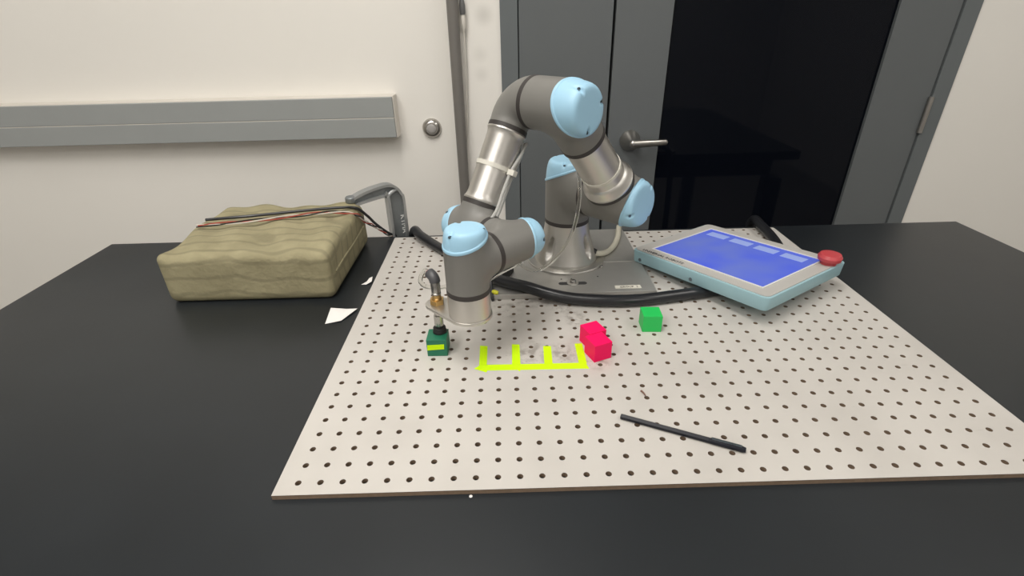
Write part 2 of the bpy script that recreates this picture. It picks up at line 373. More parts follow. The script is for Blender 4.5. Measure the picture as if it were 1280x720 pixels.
# wall-mounted things
t = thing('cable_raceway', (-.7, WY, .168), 'grey two-cover cable raceway on the white wall left of the pole', 'raceway')
obj('channel', box(-1.55, -.1315, 1.057, WY, .1655, .2790), M_race2, t, smooth=False, bevel=.002)
obj('cover', box(-1.545, -.1350, 1.0495, 1.0572, .2222, .2760), M_race, t, smooth=False, bevel=.0015)
obj('cover', box(-1.545, -.1350, 1.0495, 1.0572, .1685, .2205), M_race, t, smooth=False, bevel=.0015)
obj('seam_strip', box(-1.545, -.1352, 1.0500, 1.0570, .2206, .2221), M_race2, t, smooth=False)
t = thing('wall_bumper', (-.0399, WY, .155), 'round metal door bumper with grey rubber centre on white wall', 'door bumper')
obj('metal_ring', lathe([(.0275, 0), (.0275, .003), (.0268, .0055), (.0235, .0105), (.0190, .0140), (.0165, .0150), (.0140, .0148), (.0138, .0120)], (-.0399, WY, .1823), (0, -1, 0), 48), M_lever, t)
obj('rubber_centre', lathe([(.0142, .008), (.0140, .0145), (.0120, .0165), (.007, .0180), (0, .0185)], (-.0399, WY, .1823), (0, -1, 0), 40), M_rubber, t)
t = thing('steel_pole', (.0453, 1.072, FL), 'dark grey round steel pole standing before the white wall', 'pole')
obj('shaft', disc((.0453, 1.070, 0), Z3, .0150, FL + .004, CE - .004, 40), M_pole, t)
for z0, z1 in ((FL, FL + .012), (CE - .012, CE)): obj('flange', disc((.0453, 1.070, 0), Z3, .027, z0, z1, 32), M_pole, t)
t = thing('hanging_cord', (.0700, WY, -.35), 'thin white cord with a grey plug coupling hanging beside the pole', 'cord')
cx = .0705; cy = 1.085
obj('upper_cord', tube([(cx - .004, cy, CE - .01), (cx - .003, cy, 1.2), (cx - .002, cy, .54), (cx - .001, cy, .500)], .0025, 8, 4), M_plug, t)
obj('plug', lathe([(0, .0), (.0065, .0), (.0075, .006), (.0078, .022), (.0055, .034), (.003, .040), (0, .040)], (cx - .001, cy, .468), Z3, 20), M_plug, t)
obj('coupler', lathe([(0, 0), (.0028, 0), (.0052, .010), (.0066, .014), (.0068, .034), (.0058, .037), (.0058, .0405), (0, .0405)], (cx - .0005, cy, .4275), Z3, 20), M_plugw, t)
obj('lower_cord', tube([(cx, cy, .430), (cx - .002, cy + .004, .30), (cx - .007, cy + .005, .18), (cx - .014, cy + .006, .06), (cx - .018, cy + .006, -.35)], .0020, 8, 8), M_plugw, t)

# ------------------------------------------------------------------ bench and pegboard
TX0, TX1, TY0, TY1, TZ = -.80, 1.28, -.26, .7465, -.0064
t = thing('work_table', ((TX0 + TX1) / 2, .25, FL), 'black laminate work table under the white pegboard', 'table')
obj('tabletop', box(TX0, TX1, TY0, TY1, TZ - .032, TZ), M_table, t, smooth=False, bevel=.002)
obj('apron', join(box(TX0 + .06, TX1 - .06, TY0 + .06, TY0 + .085, TZ - .11, TZ - .0325), box(TX0 + .06, TX1 - .06, TY1 - .10, TY1 - .075, TZ - .11, TZ - .0325), box(TX0 + .06, TX0 + .085, TY0 + .085, TY1 - .10, TZ - .11, TZ - .0325), box(TX1 - .085, TX1 - .06, TY0 + .085, TY1 - .10, TZ - .11, TZ - .0325)), M_tleg, t, smooth=False)
for x in (TX0 + .03, TX1 - .09):
    for y in (TY0 + .03, TY1 - .09):
        obj('leg', box(x + .0, x + .06, y, y + .06, FL, TZ - .111), M_tleg, t, smooth=False, bevel=.003)
BX0, BX1, BY0, BY1 = -.1005, .8139, -.0166, .7218
t = thing('pegboard', ((BX0 + BX1) / 2, (BY0 + BY1) / 2, TZ), 'white perforated pegboard lying on the black table', 'pegboard')
def pegboard():
    nc = list(range(-3, 32)); nr = list(range(0, 29)); p = .0254; r = .0037; S = 12
    xs = [BX0] + [(c - .5) * p for c in nc[1:]] + [BX1]; ys = [BY0] + [(q - .5) * p for q in nr[1:]] + [BY1]
    V = []; Ft = []; Vw = []; Fw = []; vid = {}
    def gv(x, y):
        k = (round(x, 6), round(y, 6))
        if k not in vid: vid[k] = len(V); V.append((x, y, 0))
        return vid[k]
    for i, c in enumerate(nc):
        for j, q in enumerate(nr):
            x0, x1, y0, y1 = xs[i], xs[i + 1], ys[j], ys[j + 1]; hx, hy = c * p, q * p
            ring = []; outer = []
            for k in range(S):
                a = 2 * math.pi * k / S; ring.append(len(V)); V.append((hx + r * math.cos(a), hy + r * math.sin(a), 0))
            # outer points: corners and edge mids, one per ring vertex
            mids = [gv(x1, hy), None, None, gv(hx, y1), None, None, gv(x0, hy), None, None, gv(hx, y0), None, None]
            cor = {1: gv(x1, y1), 4: gv(x0, y1), 7: gv(x0, y0), 10: gv(x1, y0)}
            for b in range(4):
                m0, cc, m1 = mids[3 * b], cor[3 * b + 1], mids[(3 * b + 3) % 12]; k = 3 * b
                Ft += [(m0, cc, ring[k + 1], ring[k]), (cc, ring[(k + 2) % 12], ring[k + 1]), (cc, m1, ring[(k + 3) % 12], ring[k + 2])]
            b0 = len(Vw)
            for z in (-.0004, TZ):
                for k in range(S):
                    a = 2 * math.pi * k / S; Vw.append((hx + r * math.cos(a), hy + r * math.sin(a), z))
            for k in range(S): Fw.append((b0 + k, b0 + (k + 1) % S, b0 + S + (k + 1) % S, b0 + S + k))
    return (V, Ft), (Vw, Fw)
top, walls = pegboard()
obj('white_face', top, M_board, t, smooth=False)
core = join(walls, ([(BX0, BY0, z) for z in (-.0005, TZ)] + [(BX1, BY0, z) for z in (-.0005, TZ)] + [(BX1, BY1, z) for z in (-.0005, TZ)] + [(BX0, BY1, z) for z in (-.0005, TZ)], [(0, 2, 3, 1), (2, 4, 5, 3), (4, 6, 7, 5), (6, 0, 1, 7)]))
obj('hardboard_core', core, M_core, t, smooth=False)

# ------------------------------------------------------------------ robot arm
PT = .0107       # top of the milled mounting plate
plx0, plx1, ply0, ply1 = .1390, .4445, .4075, .7130
t = thing('mounting_plate', (.2918, .56, 0), 'square milled metal plate under the robot base', 'plate')
pl = obj('plate', box(plx0, plx1, ply0, ply1, 0, PT), M_plate, t, smooth=False, bevel=.0008)
def slot(x0, x1, y, hw):
    P = []
    for k in range(9): a = math.pi / 2 + math.pi * k / 8; P.append((x0 + hw * math.cos(a), y + hw * math.sin(a)))
    for k in range(9): a = -math.pi / 2 + math.pi * k / 8; P.append((x1 + hw * math.cos(a), y + hw * math.sin(a)))
    return P
for sx, sy in ((.2931, .4445), (.2931, .675)):
    sl = obj('bolt_slot', prism(slot(sx - .0215, sx + .0215, sy, .0058), PT - .0005, PT + .0003), M_slot, t, smooth=False)
    bo = obj('washer', disc((sx, sy, PT + .0003), Z3, .0110, 0, .0018, 32, .0004), M_cast, t)
    obj('bolt_head', lathe([(0, .0018), (.0062, .0018), (.0062, .006), (.0052, .0075), (.003, .0075), (.0026, .005), (0, .005)], (sx, sy, PT), Z3, 24), M_chrome, t)
for a, b2 in (((.349, .505), (.431, .535)),):
    rec = join(box(a[0], b2[0], b2[1] - .002, b2[1], PT, PT + .0016), box(a[0], a[0] + .002, a[1], b2[1] - .002, PT, PT + .0012))
obj('raised_lip', rec, M_plate, t, smooth=False, bevel=.0004)
obj('set_screw', disc((.3590, .5080, PT), Z3, .0028, 0, .004, 16, .0006), M_chrome, t)
for q in ((.273, .4625), (.293, .4635), (.345, .470)): obj('tapped_hole', disc((q[0], q[1], PT), Z3, .0016, 0, .0003, 12), M_gap, t)
lab = obj('label_strip', prism([(.3705, .4190), (.4190, .4182), (.4190, .4306), (.3705, .4306)], PT, PT + .0003), M_label, t, smooth=False)
text('label_print', 'GROUP  1', .0078, (.3790, .4214, PT + .0006), X3, Y3, M_ink, lab, .0001)

u = A(.6871, -.7266, 0); n_ = A(-.7266, -.6871, 0)
S0 = A(.2918, .5579, .1665); S1 = A(.3741, .4709, .1665); E1 = A(.2556, .3588, .3475); E2 = A(.1921, .4260, .3475)
W0 = A(.1159, .3540, .1618); W1 = A(.1744, .2922, .1618); W2 = A(.1123, .2336, .1618); F0 = A(.1123, .2336, .0799)
d2 = nrm(E1 - S1); d3 = nrm(W0 - E2)
rob = thing('robot_arm', (S0[0], S0[1], PT), 'grey jointed robot arm with light blue joint caps', 'robot arm')
# base
bz = PT
obj('foot_disc', disc((S0[0], S0[1], bz), Z3, .0800, 0, .0045, 72, .0008), M_cast, rob)
slots = [math.radians(a) for a in (-133, -43, 47, 137)]
def bdisp(r, a, th):
    k = 0
    for s in slots:
        da = (th - s + math.pi) % (2 * math.pi) - math.pi; x = da * .055; y = a - .040
        q = (x / .0085) ** 2 + (y / .024) ** 2
        if q < 1.6: k = max(k, 1 / (1 + math.exp((q - .75) * 9)))
    return r - .012 * k, a
prof = [(.0640, .0045), (.0640, .0085), (.0630, .0105)]
for i in range(31):
    s = i / 30; a = .0105 + s * (.0862 - .0105)
    prof.append((.0440 + (.0630 - .0440) * (1 - s) ** 1.55, a))
obj('base', lathe([(0, .0045)] + prof + [(0, .0862)], (S0[0], S0[1], bz), Z3, 144, bdisp, u=X3), M_cast, rob)
for k, s in enumerate(slots):
    obj('base_bolt', disc((S0[0] + .058 * math.cos(s), S0[1] + .058 * math.sin(s), bz + .0045), Z3, .0045, 0, .0030, 16, .0006), M_screw, rob)

def ring(c, wd, R, hw=.0040): return obj('joint_seal', disc(c, wd, R, -hw, hw, 64, .0004), M_ring, rob)
def capmesh(c, wd, b, R, cc, cf, k, notches):
    c = np.asarray(c); wd = nrm(wd); b = nrm(b); t = np.cross(wd, b); NS = 144
    rows = [(-.001, 0., 1.00), (-.0006, 0., 1.020), (.0002, 0., 1.026), (.0026, 0., 1.026), (.0038, 0., 1.012), (.0044, 0., .985)]
    V = []; F = []
    prof = [(.980, .10), (.965, .30), (.945, .50), (.920, .66), (.885, .80), (.85, .88), (.81, .935), (.765, .970), (.71, .990), (.64, 1.0), (.52, 1.0), (.36, 1.0), (.18, 1.0)]
    for k2 in range(NS):
        th = 2 * math.pi * k2 / NS
        ar = cc + k * R * math.cos(th)
        for da, _, q in rows: V.append((ar + da, q * R, th))
        a0 = ar + .0044
        for q, s in prof:
            a = a0 + (cf - a0) * s; r = q * R
            for nt in notches:
                dd = (th - nt + math.pi) % (2 * math.pi) - math.pi
                g = math.exp(-((dd * R / .0040) ** 2) ** 2) * math.exp(-(((r - .83 * R) / .0055) ** 2) ** 2)
                a -= .0042 * g
            V.append((a, r, th))
    m = len(rows) + len(prof)
    P = [c + wd * a + (b * math.cos(th) + t * math.sin(th)) * r for a, r, th in V]
    for k2 in range(NS):
        for i in range(m - 1):
            p, q = k2 * m + i, ((k2 + 1) % NS) * m + i; F.append((p, q, q + 1, p + 1))
    ctr = len(P); P.append(c + wd * cf)
    for k2 in range(NS): F.append((k2 * m + m - 1, ((k2 + 1) % NS) * m + m - 1, ctr))
    return P, F
def cap(c, wd, b, R, cc, cf, k=.42, notches=(0.9, 3.0, 5.1)):
    o = obj('joint_cap', capmesh(c, wd, b, R, cc, cf, k, notches), M_blue, rob, auto=50)
    wd = nrm(wd); b = nrm(b); tt = np.cross(wd, b)
    for nt in notches:
        a0 = cc + k * R * math.cos(nt) + .0044; a = a0 + (cf - a0) * .91 - .0048
        obj('cap_screw', lathe([(0, 0), (.0026, 0), (.0026, .0022), (.0014, .0024), (.0012, .0010), (0, .0010)], np.asarray(c) + wd * a + (b * math.cos(nt) + tt * math.sin(nt)) * R * .83, wd, 14), M_screw, o)
    return o
def tjoint(name, c, wd, b, R1, R2, rg, bl, cc, k=.42, kk=.014, h=.0027):
    c = np.asarray(c, float); wd = nrm(wd); b = nrm(b); t = np.cross(wd, b)
    def f(p):
        a, bb, tt = p[..., 0], p[..., 1], p[..., 2]
        m = np.sqrt(bb ** 2 + tt ** 2) - R1
        br = np.sqrt(a ** 2 + np.clip(.75 * R1 - bb, 0, None) ** 2 + tt ** 2) - R2
        return smin(m, br, kk)
    Rm = max(R1, R2)
    V, F = sdf_mesh(f, (-rg - .006, -R1 - .008, -Rm - .008), (cc + k * R1 + .012, bl + .006, Rm + .008), h)
    V, F = cut((V, F), [((-rg, 0, 0), (-1, 0, 0)), ((0, bl, 0), (0, 1, 0)), ((cc, 0, 0), (1, -k, 0))])
    V = [c + wd * v[0] + b * v[1] + t * v[2] for v in V]
    return obj(name, (V, F), M_grey, rob, auto=60)
RS, RE, RW = .0440, .0388, .0312
# shoulder
tjoint('shoulder_housing', S0, Z3, u, RS, RS, .0640, .0572, .026)
ring(S0 - Z3 * .0668, Z3, RS + .0004)
cap(S0, Z3, u, RS, .026, .0555, notches=(5.2, 1.1, 3.1))
ring(S0 + u * .0600, u, RS + .0004)
# upper arm
LU = np.linalg.norm(E1 - S1)
tjoint('upper_arm_lower_housing', S1, u, d2, RS, RS, .0570, .0490, .026)
cap(S1, u, d2, RS, .026, .0535, notches=(1.1, 3.05, 5.0))
ring(S1 + d2 * .0517, d2, RS + .0004)
ta, tb = .0545, LU - .0716
upper = obj('upper_arm_tube', lathe([(0, ta), (.0440, ta), (.0445, ta + .0015), (.0445, ta + .004), (.0432, ta + .0055), (.0405, ta + .014), (.0372, ta + .019), (.0352, ta + .0205), (.0345, ta + .023), (.0340, tb - .012), (.0340, tb - .007), (.0362, tb - .0055), (.0366, tb - .004), (.0366, tb - .0027), (0, tb - .0027)], S1, d2, 72), M_alu, rob)
ring(E1 - d2 * .0716, d2, .0367)
tjoint('elbow_housing', E1, u, -d2, RE, .0362, .0506, .0689, .024)
cap(E1, u, -d2, RE, .024, .0485, notches=(1.05, 2.95, 5.6))
ring(E1 - u * .0533, u, RE + .0004)
# forearm
def elbow():
    c = E2; wd = u; b = d3; t = nrm(np.cross(wd, b)); R1, R2 = RE, .0310
    def f(p):
        a, bb, tt = p[..., 0], p[..., 1], p[..., 2]
        # quarter-turn bend: torus segment joined to the two straight ends
        rc = .036; da, db = rc - a, rc - bb
        ang = np.clip(np.arctan2(db, da), 0, math.pi / 2)      # 0 on the tube side .. pi/2 on the joint side
        s = ang / (math.pi / 2); R = R2 + (R1 - R2) * s
        rad = np.sqrt(da ** 2 + db ** 2) - rc
        q = np.sqrt(rad ** 2 + tt ** 2) - R
        q = np.where(a > rc, np.sqrt(bb ** 2 + tt ** 2) - R1, q)
        q = np.where(bb > rc, np.sqrt(a ** 2 + tt ** 2) - R2, q)
        return q
    V, F = sdf_mesh(f, (-.045, -.052, -.050), (.046, .050, .050), .0027)
    V, F = cut((V, F), [((.0365, 0, 0), (1, 0, 0)), ((0, .0441, 0), (0, 1, 0))])
    return [c + wd * v[0] + b * v[1] + t * v[2] for v in V], F
obj('forearm_elbow', elbow(), M_grey, rob, auto=60)
LF = np.linalg.norm(W0 - E2)
ring(E2 + d3 * .0467, d3, .0316)
fa, fb = .0492, LF - .0457
obj('forearm_tube', lathe([(0, fa), (.0312, fa), (.0318, fa + .001), (.0318, fa + .003), (.0306, fa + .0045), (.0296, fa + .009), (.0290, fa + .012), (.0288, fb - .014), (.0294, fb - .009), (.0306, fb - .005), (.0318, fb - .0035), (.0318, fb - .001), (.0312, fb), (0, fb)], E2, d3, 72), M_alu, rob)
ring(W0 - d3 * .0430, d3, .0316)
tjoint('forearm_wrist_housing', W0, -u, -d3, RW, RW, .0387, .0403, .030, k=.28)
cap(W0, -u, -d3, RW, .030, .052, notches=(1.0, 3.1, 5.2), k=.28)
ring(W0 + u * .0414, u, RW + .0004)
# wrists
tjoint('middle_wrist_housing', W1, -n_, -u, RW, RW, .0400, .0409, .031, k=.28)
cap(W1, -n_, -u, RW, .031, .052, notches=(1.0, 3.1, 5.2), k=.28)
ring(W1 + n_ * .0427, n_, RW + .0004)
tjoint('end_wrist_housing', W2, Z3, -n_, RW, RW, .0396, .0400, .032, k=.28)
cap(W2, Z3, -n_, RW, .032, .0525, notches=(1.2, 3.2, 5.6), k=.28)
ring(W2 - Z3 * .0423, Z3, RW + .0004)
obj('tool_flange', lathe([(0, -.0450), (.0308, -.0450), (.0312, -.0455), (.0312, -.0815), (.0308, -.0819), (0, -.0819)], W2, Z3, 72), M_alu, rob)

# ------------------------------------------------------------------ suction gripper
gx, gy = .0603, .2640
g = thing('suction_gripper', (gx, gy, .030), 'aluminium bracket with brass fitting and black suction cup under the wrist', 'gripper')
def teardrop():
    c0 = A(F0[0], F0[1]); c1 = A(gx, gy); r0, r1 = .0330, .0180; dd = c1 - c0; L = np.linalg.norm(dd); th = math.atan2(dd[1], dd[0]); al = math.acos((r0 - r1) / L); P = []
    for k in range(41): a = th + al + (2 * math.pi - 2 * al) * k / 40; P.append(c0 + r0 * A(math.cos(a), math.sin(a)))
    for k in range(25): a = th - al + 2 * al * k / 24; P.append(c1 + r1 * A(math.cos(a), math.sin(a)))
    return P
obj('bracket_plate', prism(teardrop(), .0752, .0799), M_alu, g, bevel=.0006, bseg=2)
hexp = lambda r, rot=.3: [(gx + r * math.cos(rot + math.pi * k / 3), gy + r * math.sin(rot + math.pi * k / 3)) for k in range(6)]
obj('brass_nut', prism(hexp(.0112, .55), .0799, .0878), M_brass, g, smooth=False, bevel=.0004)
obj('brass_collar', lathe([(0, .0878), (.0076, .0878), (.0074, .0892), (.0068, .0896), (.0068, .0960), (0, .0960)], (gx, gy, 0), Z3, 32), M_brass, g)
obj('fitting_body', lathe([(0, .0955), (.0072, .0960), (.0072, .0985), (.0064, .0992), (.0064, .1002), (.0072, .1008), (.0072, .1165), (.0064, .1185), (0, .1190)], (gx, gy, 0), Z3, 32), M_chrome, g)
ep = [(gx, gy, .1165), (gx - .0004, gy + .0005, .1195), (gx - .0018, gy + .0022, .1225), (gx - .0045, gy + .0055, .1250), (gx - .0085, gy + .0100, .1265)]
obj('push_in_elbow', tube(ep, .0082, 24, 6), M_elbow, g)
ed = nrm(A(*ep[-1]) - A(*ep[-2])); obj('release_collar', disc(A(*ep[-1]), ed, .0068, -.0005, .0020, 24, .0005), M_redc, g)
e0 = A(*ep[-1]) + ed * .0025
obj('air_hose', tube([e0, e0 + A(-.0065, .006, -.0006), (gx - .0240, gy + .0190, .1150), (gx - .0245, gy + .0200, .1040), (gx - .0150, gy + .0240, .0950), (gx + .004, gy + .030, .0910), (gx + .030, gy + .042, .0895), (.122, .300, .0900), (.160, .352, .0860), (.1950, .400, .0800)], .0034, 12, 8), M_clear, g)
obj('spring_plunger', lathe([(0, .0752), (.0060, .0752), (.0060, .0700), (.0045, .0695), (.0045, .0665), (.0062, .0660), (.0062, .0635), (.0046, .0630), (.0046, .0612), (.0070, .0605), (.0072, .0440), (.0066, .0420), (.0042, .0415), (.0042, .0390), (0, .0390)], (gx, gy - .0035, 0), Z3, 32), M_chrome, g)
obj('suction_cup', lathe([(0, .0395), (.0090, .0395), (.0100, .0380), (.0096, .0360), (.0101, .0350), (.0108, .0325), (.0110, .0304), (.0098, .0302), (.0070, .0330), (0, .0335)], (gx, gy - .0035, 0), Z3, 32), M_black, g)

# ------------------------------------------------------------------ blocks and tape
def block(name, p0, e1, s, m, label, hgt=None):
    e1 = nrm(A(*e1)); e2 = A(-e1[1], e1[0]); p = A(*p0); P = [p, p + e1 * s, p + e1 * s + e2 * s, p + e2 * s]
    return tag(obj(name, prism([tuple(q) for q in P], 0, hgt or s), m, bevel=.0006, smooth=False), label, 'block')
block('cube_block', (.2966, .2085), (.926, .379), .0300, M_red, 'front pink-red cube touching the end of the neon tape')
q = A(.2966, .2085) + A(-.379, .926) * .0312 + A(.926, .379) * .0095
block('cube_block', tuple(q), (.926, .379), .0300, M_red, 'rear pink-red cube behind the other red one')
block('cube_block', (.3885, .2878), (.9985, -.055), .0310, M_green, 'bright green cube standing alone near the thick black cable', .0300)
dg = thing('cube_block', (.0568, .2525, 0), 'dark green cube with neon tape held under the suction cup', 'block')
obj('cube', prism([(.0412, .2370), (.0726, .2363), (.0732, .2680), (.0418, .2687)], 0, .0300), M_dgreen, dg, smooth=False, bevel=.0006)
tp = [(.0418, .2368, .0115), (.0680, .2362, .0135), (.0685, .2362, .0222), (.0424, .2368, .0208)]
obj('tape_strip', ([(x, y, z) for x, y, z in tp] + [(x, y - .0005, z) for x, y, z in tp], [(0, 1, 2, 3), (4, 7, 6, 5), (0, 4, 5, 1), (1, 5, 6, 2), (2, 6, 7, 3), (3, 7, 4, 0)]), M_tape, dg, smooth=False)
TP = [('long neon yellow-green tape strip forming the baseline of the marks', [(.1150, .2020), (.1240, .2105), (.1345, .2108), (.2000, .2099), (.2835, .2092), (.2870, .1945), (.2760, .1950), (.1845, .1960), (.1835, .1925), (.1800, .1962), (.1354, .1970), (.1337, .1925)], .0003),
      ('neon tape mark farthest left, nearest the dark green cube', [(.1225, .2085), (.1340, .2085), (.1338, .2592), (.1220, .2608)], .0006),
      ('neon tape mark, second from the dark green cube', [(.1722, .2080), (.1850, .2080), (.1850, .2611), (.1729, .2624)], .0006),
      ('neon tape mark, third from the dark green cube', [(.2210, .2080), (.2336, .2080), (.2349, .2543), (.2227, .2549)], .0006),
      ('neon tape mark beside the pink-red cubes', [(.2732, .2070), (.2852, .2070), (.2852, .2596), (.2734, .2592)], .0006)]
for lb, P, z in TP: tag(obj('tape_strip', prism(P, .00002, z), M_tape, smooth=False), lb, 'tape', 'neon tape marks')

# ------------------------------------------------------------------ cables
t = thing('thick_cable', (.20, .42, 0), 'thick black cable curving across the board before the metal plate', 'cable')
hp = [(-.085, .800, -.55), (-.080, .796, -.20), (-.072, .778, -.050), (-.055, .738, .0100), (-.0320, .690, .0160), (.0090, .6400, .0112), (.0600, .5750, .0112), (.1050, .5120, .0130), (.1418, .4530, .0222), (.1766, .4285, .0222), (.2057, .4130, .0215), (.2470, .3945, .0160), (.2912, .3832, .0115), (.3476, .3741, .0112), (.4050, .3738, .0112), (.4710, .3850, .0112), (.5400, .4000, .0112), (.6300, .4250, .0112), (.7200, .4900, .0112), (.7600, .6000, .0112), (.7700, .7000, .0150), (.7780, .7560, .0060), (.7850, .7800, -.06), (.7900, .7850, -.30), (.7900, .7850, -.55)]
obj('cable_jacket', tube(hp, .0110, 20, 10), M_hose, t)
t = thing('cable_connector', (.170, .492, PT), 'small black boxy connector on the plate behind the wrist', 'connector')
obj('shell', obox((.1690, .4930, PT + .0105), (.9, -.4, 0), (.4, .9, 0), Z3, .0085, .0120, .0105), M_black, t, bevel=.0012, smooth=False)
for i in range(3): obj('grip_ridge', obox(A(.1690, .4930, PT + .0211) + nrm(A(.4, .9, 0)) * (-.007 + .007 * i), (.9, -.4, 0), (.4, .9, 0), Z3, .0075, .0014, .0006), M_black, t, smooth=False)
t = thing('thin_cable', (.1390, .4160, 0), 'thin black cable end with a yellow sleeve beside the wrist', 'cable')
obj('cable_jacket', tube([(.1240, .4900, .0300), (.1310, .4600, .0350), (.1360, .4400, .0280), (.1378, .4260, .0200), (.1385, .4150, .0140), (.1392, .4050, .0060), (.1410, .4000, .0033)], .0032, 10, 8), M_hose, t)
obj('yellow_sleeve', tube([(.1400, .4130, .0155), (.1450, .4100, .0150), (.1505, .4085, .0142)], lambda s: .0030 + .0012 * math.sin(s * 3.1), 12, 6), M_yel, t)
t = thing('cream_conduit', (.39, .58, PT), 'cream flexible conduit leaving the right of the robot base', 'cable')
obj('conduit', tube([(.3380, .5560, PT + .0180), (.3560, .5500, PT + .0130), (.3780, .5650, PT + .0075), (.4010, .6000, PT + .0062), (.4190, .6450, PT + .0062), (.4330, .7000, PT + .0062), (.4420, .7350, .0080), (.4500, .7600, -.02), (.4520, .7640, -.12), (.4520, .7640, -.40)], .0060, 16, 10), M_cream, t)
obj('strain_relief', lathe([(0, 0), (.0090, 0), (.0090, .006), (.0075, .016), (0, .016)], (.3400, .5550, PT + .0175), nrm(A(.0180, -.006, -.005)), 20), M_black, t)
up = nrm(np.cross(d2, u))
def around(c, axis, R, r=.0018, hw=.0026):
    return lathe([(R, -hw), (R + r, -hw), (R + r, hw), (R, hw), (R, -hw)], c, axis, 64)
# clear air tubing strapped to the arm
t = thing('air_tubing', (.25, .40, .05), 'clear plastic air tubing looping down in front of the robot base', 'tubing')
side = nrm(-u)
pU = S1 + d2 * .108 - u * .0375
obj('hanging_tube', tube([E1 - d2 * .085 - u * .0400, S1 + d2 * .135 - u * .0385, pU, S1 + d2 * .092 - u * .047, (.2953, .4250, .2030), (.2940, .4230, .1680), (.2883, .4280, .1310), (.2760, .4340, .0960), (.2529, .4350, .0640), (.2304, .4330, .0490), (.2130, .4260, .0505), (.1930, .4120, .0690), (.1780, .3980, .0880), (.160, .372, .105)], .0032, 12, 8), M_clear, t)
s1 = nrm(u - .25 * np.cross(d3, u)); R_ = .0325
fpt = lambda s, o=0., e=0.: E2 + d3 * s + nrm(u * math.cos(o) + np.cross(d3, u) * math.sin(o)) * (R_ + e)
obj('forearm_tube_run', tube([fpt(.056, -1.2, .004), fpt(.080, -.75, .001), fpt(.108, -.38, .0006), fpt(.140, -.26, .002), fpt(.175, -.18, .003), fpt(.200, .05, .004)], .0026, 10, 8), M_milky, t)
obj('forearm_tube_run', tube([fpt(.056, -1.0, .004), fpt(.080, -.55, .001), fpt(.108, -.14, .0006), fpt(.140, .06, .005), fpt(.175, .18, .010), fpt(.202, .45, .012)], .0026, 10, 8), M_milky, t)
t = thing('cable_tie', E2 + d3 * .108, 'white cable tie around the forearm tube near the pole', 'cable tie', 'cable ties on the arm')
obj('strap', around(E2 + d3 * .108, d3, .0290, .0016, .0034), M_tie, t)
obj('head', obox(fpt(.110, -.10, .0045), nrm(u), np.cross(d3, u), d3, .0070, .0046, .0044), M_tie, t, smooth=False, bevel=.0008)
t = thing('cable_tie', S1 + d2 * .090, 'translucent cable tie around the upper arm tube near the door', 'cable tie', 'cable ties on the arm')
obj('strap', around(S1 + d2 * .092, d2, .0344, .0013, .0026), M_tie, t)
obj('head', obox(S1 + d2 * .092 - u * .0385 + nrm(np.cross(d2, u)) * .004, nrm(u), np.cross(d2, u), d2, .0045, .0040, .0036), M_tie, t, smooth=False, bevel=.0008)

# ------------------------------------------------------------------ teach pendant
pL = A(.4255, .5395); e1 = nrm(A(.530, -.848)); e2 = nrm(A(.848, .530)); PWd, PDp, PH = .300, .240, .0290
t = thing('teach_pendant', (pL[0] + .2, pL[1], 0), 'teal and grey robot control tablet with a blue screen', 'control tablet')
PSL = .0118 / .170
def pz(a): return .0079 + PSL * a        # one end on the plate, the other on the thick cable
def pv(a, b, z): q = pL + e1 * a + e2 * b; return (q[0], q[1], pz(a) + z)
def pbox(a0, a1, b0, b1, z0, z1):
    V = [pv(a, b, z) for z in (z0, z1) for b in (b0, b1) for a in (a0, a1)]
    return V, box(0, 1, 0, 1, 0, 1)[1]
def rounded(a0, a1, b0, b1, r, n=6):
    P = []
    for cx_, cy_, s in ((a1 - r, b1 - r, 0), (a0 + r, b1 - r, 1), (a0 + r, b0 + r, 2), (a1 - r, b0 + r, 3)):
        for k in range(n + 1): th = math.pi / 2 * (s + k / n); P.append((cx_ + r * math.cos(th), cy_ + r * math.sin(th)))
    return P
def pprism(P, z0, z1, Ptop=None):
    Pt = Ptop or P; n = len(P); V = [pv(a, b, z0) for a, b in P] + [pv(a, b, z1) for a, b in Pt]
    return V, [list(range(n))[::-1], list(range(n, 2 * n))] + [(i, (i + 1) % n, n + (i + 1) % n, n + i) for i in range(n)]
body = obj('body', pprism(rounded(.002, PWd - .002, .002, PDp - .002, .010), .0030, PH - .0008, rounded(0, PWd, 0, PDp, .012)), M_pend, t, bevel=.0012, auto=30)
obj('face_plate', pprism(rounded(.004, PWd - .004, .005, PDp - .004, .010), PH - .0008, PH + .0006), M_pface, t, smooth=False)
scr = pbox(.032, .270, .030, .210, PH + .0006, PH + .0010)
obj('screen_bezel', join(pbox(.0290, .2730, .0270, .0300, PH + .0006, PH + .0020), pbox(.0290, .2730, .2100, .2130, PH + .0006, PH + .0020), pbox(.0290, .0320, .0300, .2100, PH + .0006, PH + .0020), pbox(.2700, .2730, .0300, .2100, PH + .0006, PH + .0020)), M_white, t, smooth=False)
so = obj('screen', scr, M_screen, t, smooth=False)
for i in range(4): obj('screen_button', pbox(.045 + .055 * i, .088 + .055 * i, .175, .197, PH + .0010, PH + .0013), mat('screen_button_blue', (.25, .32, .62), .2, emit=.4) if 'screen_button_blue' not in MATS else MATS['screen_button_blue'], so, smooth=False)
text('lettering', 'UNIVERSAL ROBOTS', .0105, pv(.019, .0095, PH + .0009), e1.tolist() + [PSL], e2.tolist() + [0], M_ink, t, .0002, wide=1.05)
obj('side_screw', disc(A(*pv(.024, .0015, .011)), A(-e2[0], -e2[1], 0), .0035, -.001, .0012, 16), M_screw, t)
obj('side_screw', disc(A(*pv(.150, .0015, .011)), A(-e2[0], -e2[1], 0), .0035, -.001, .0012, 16), M_screw, t)
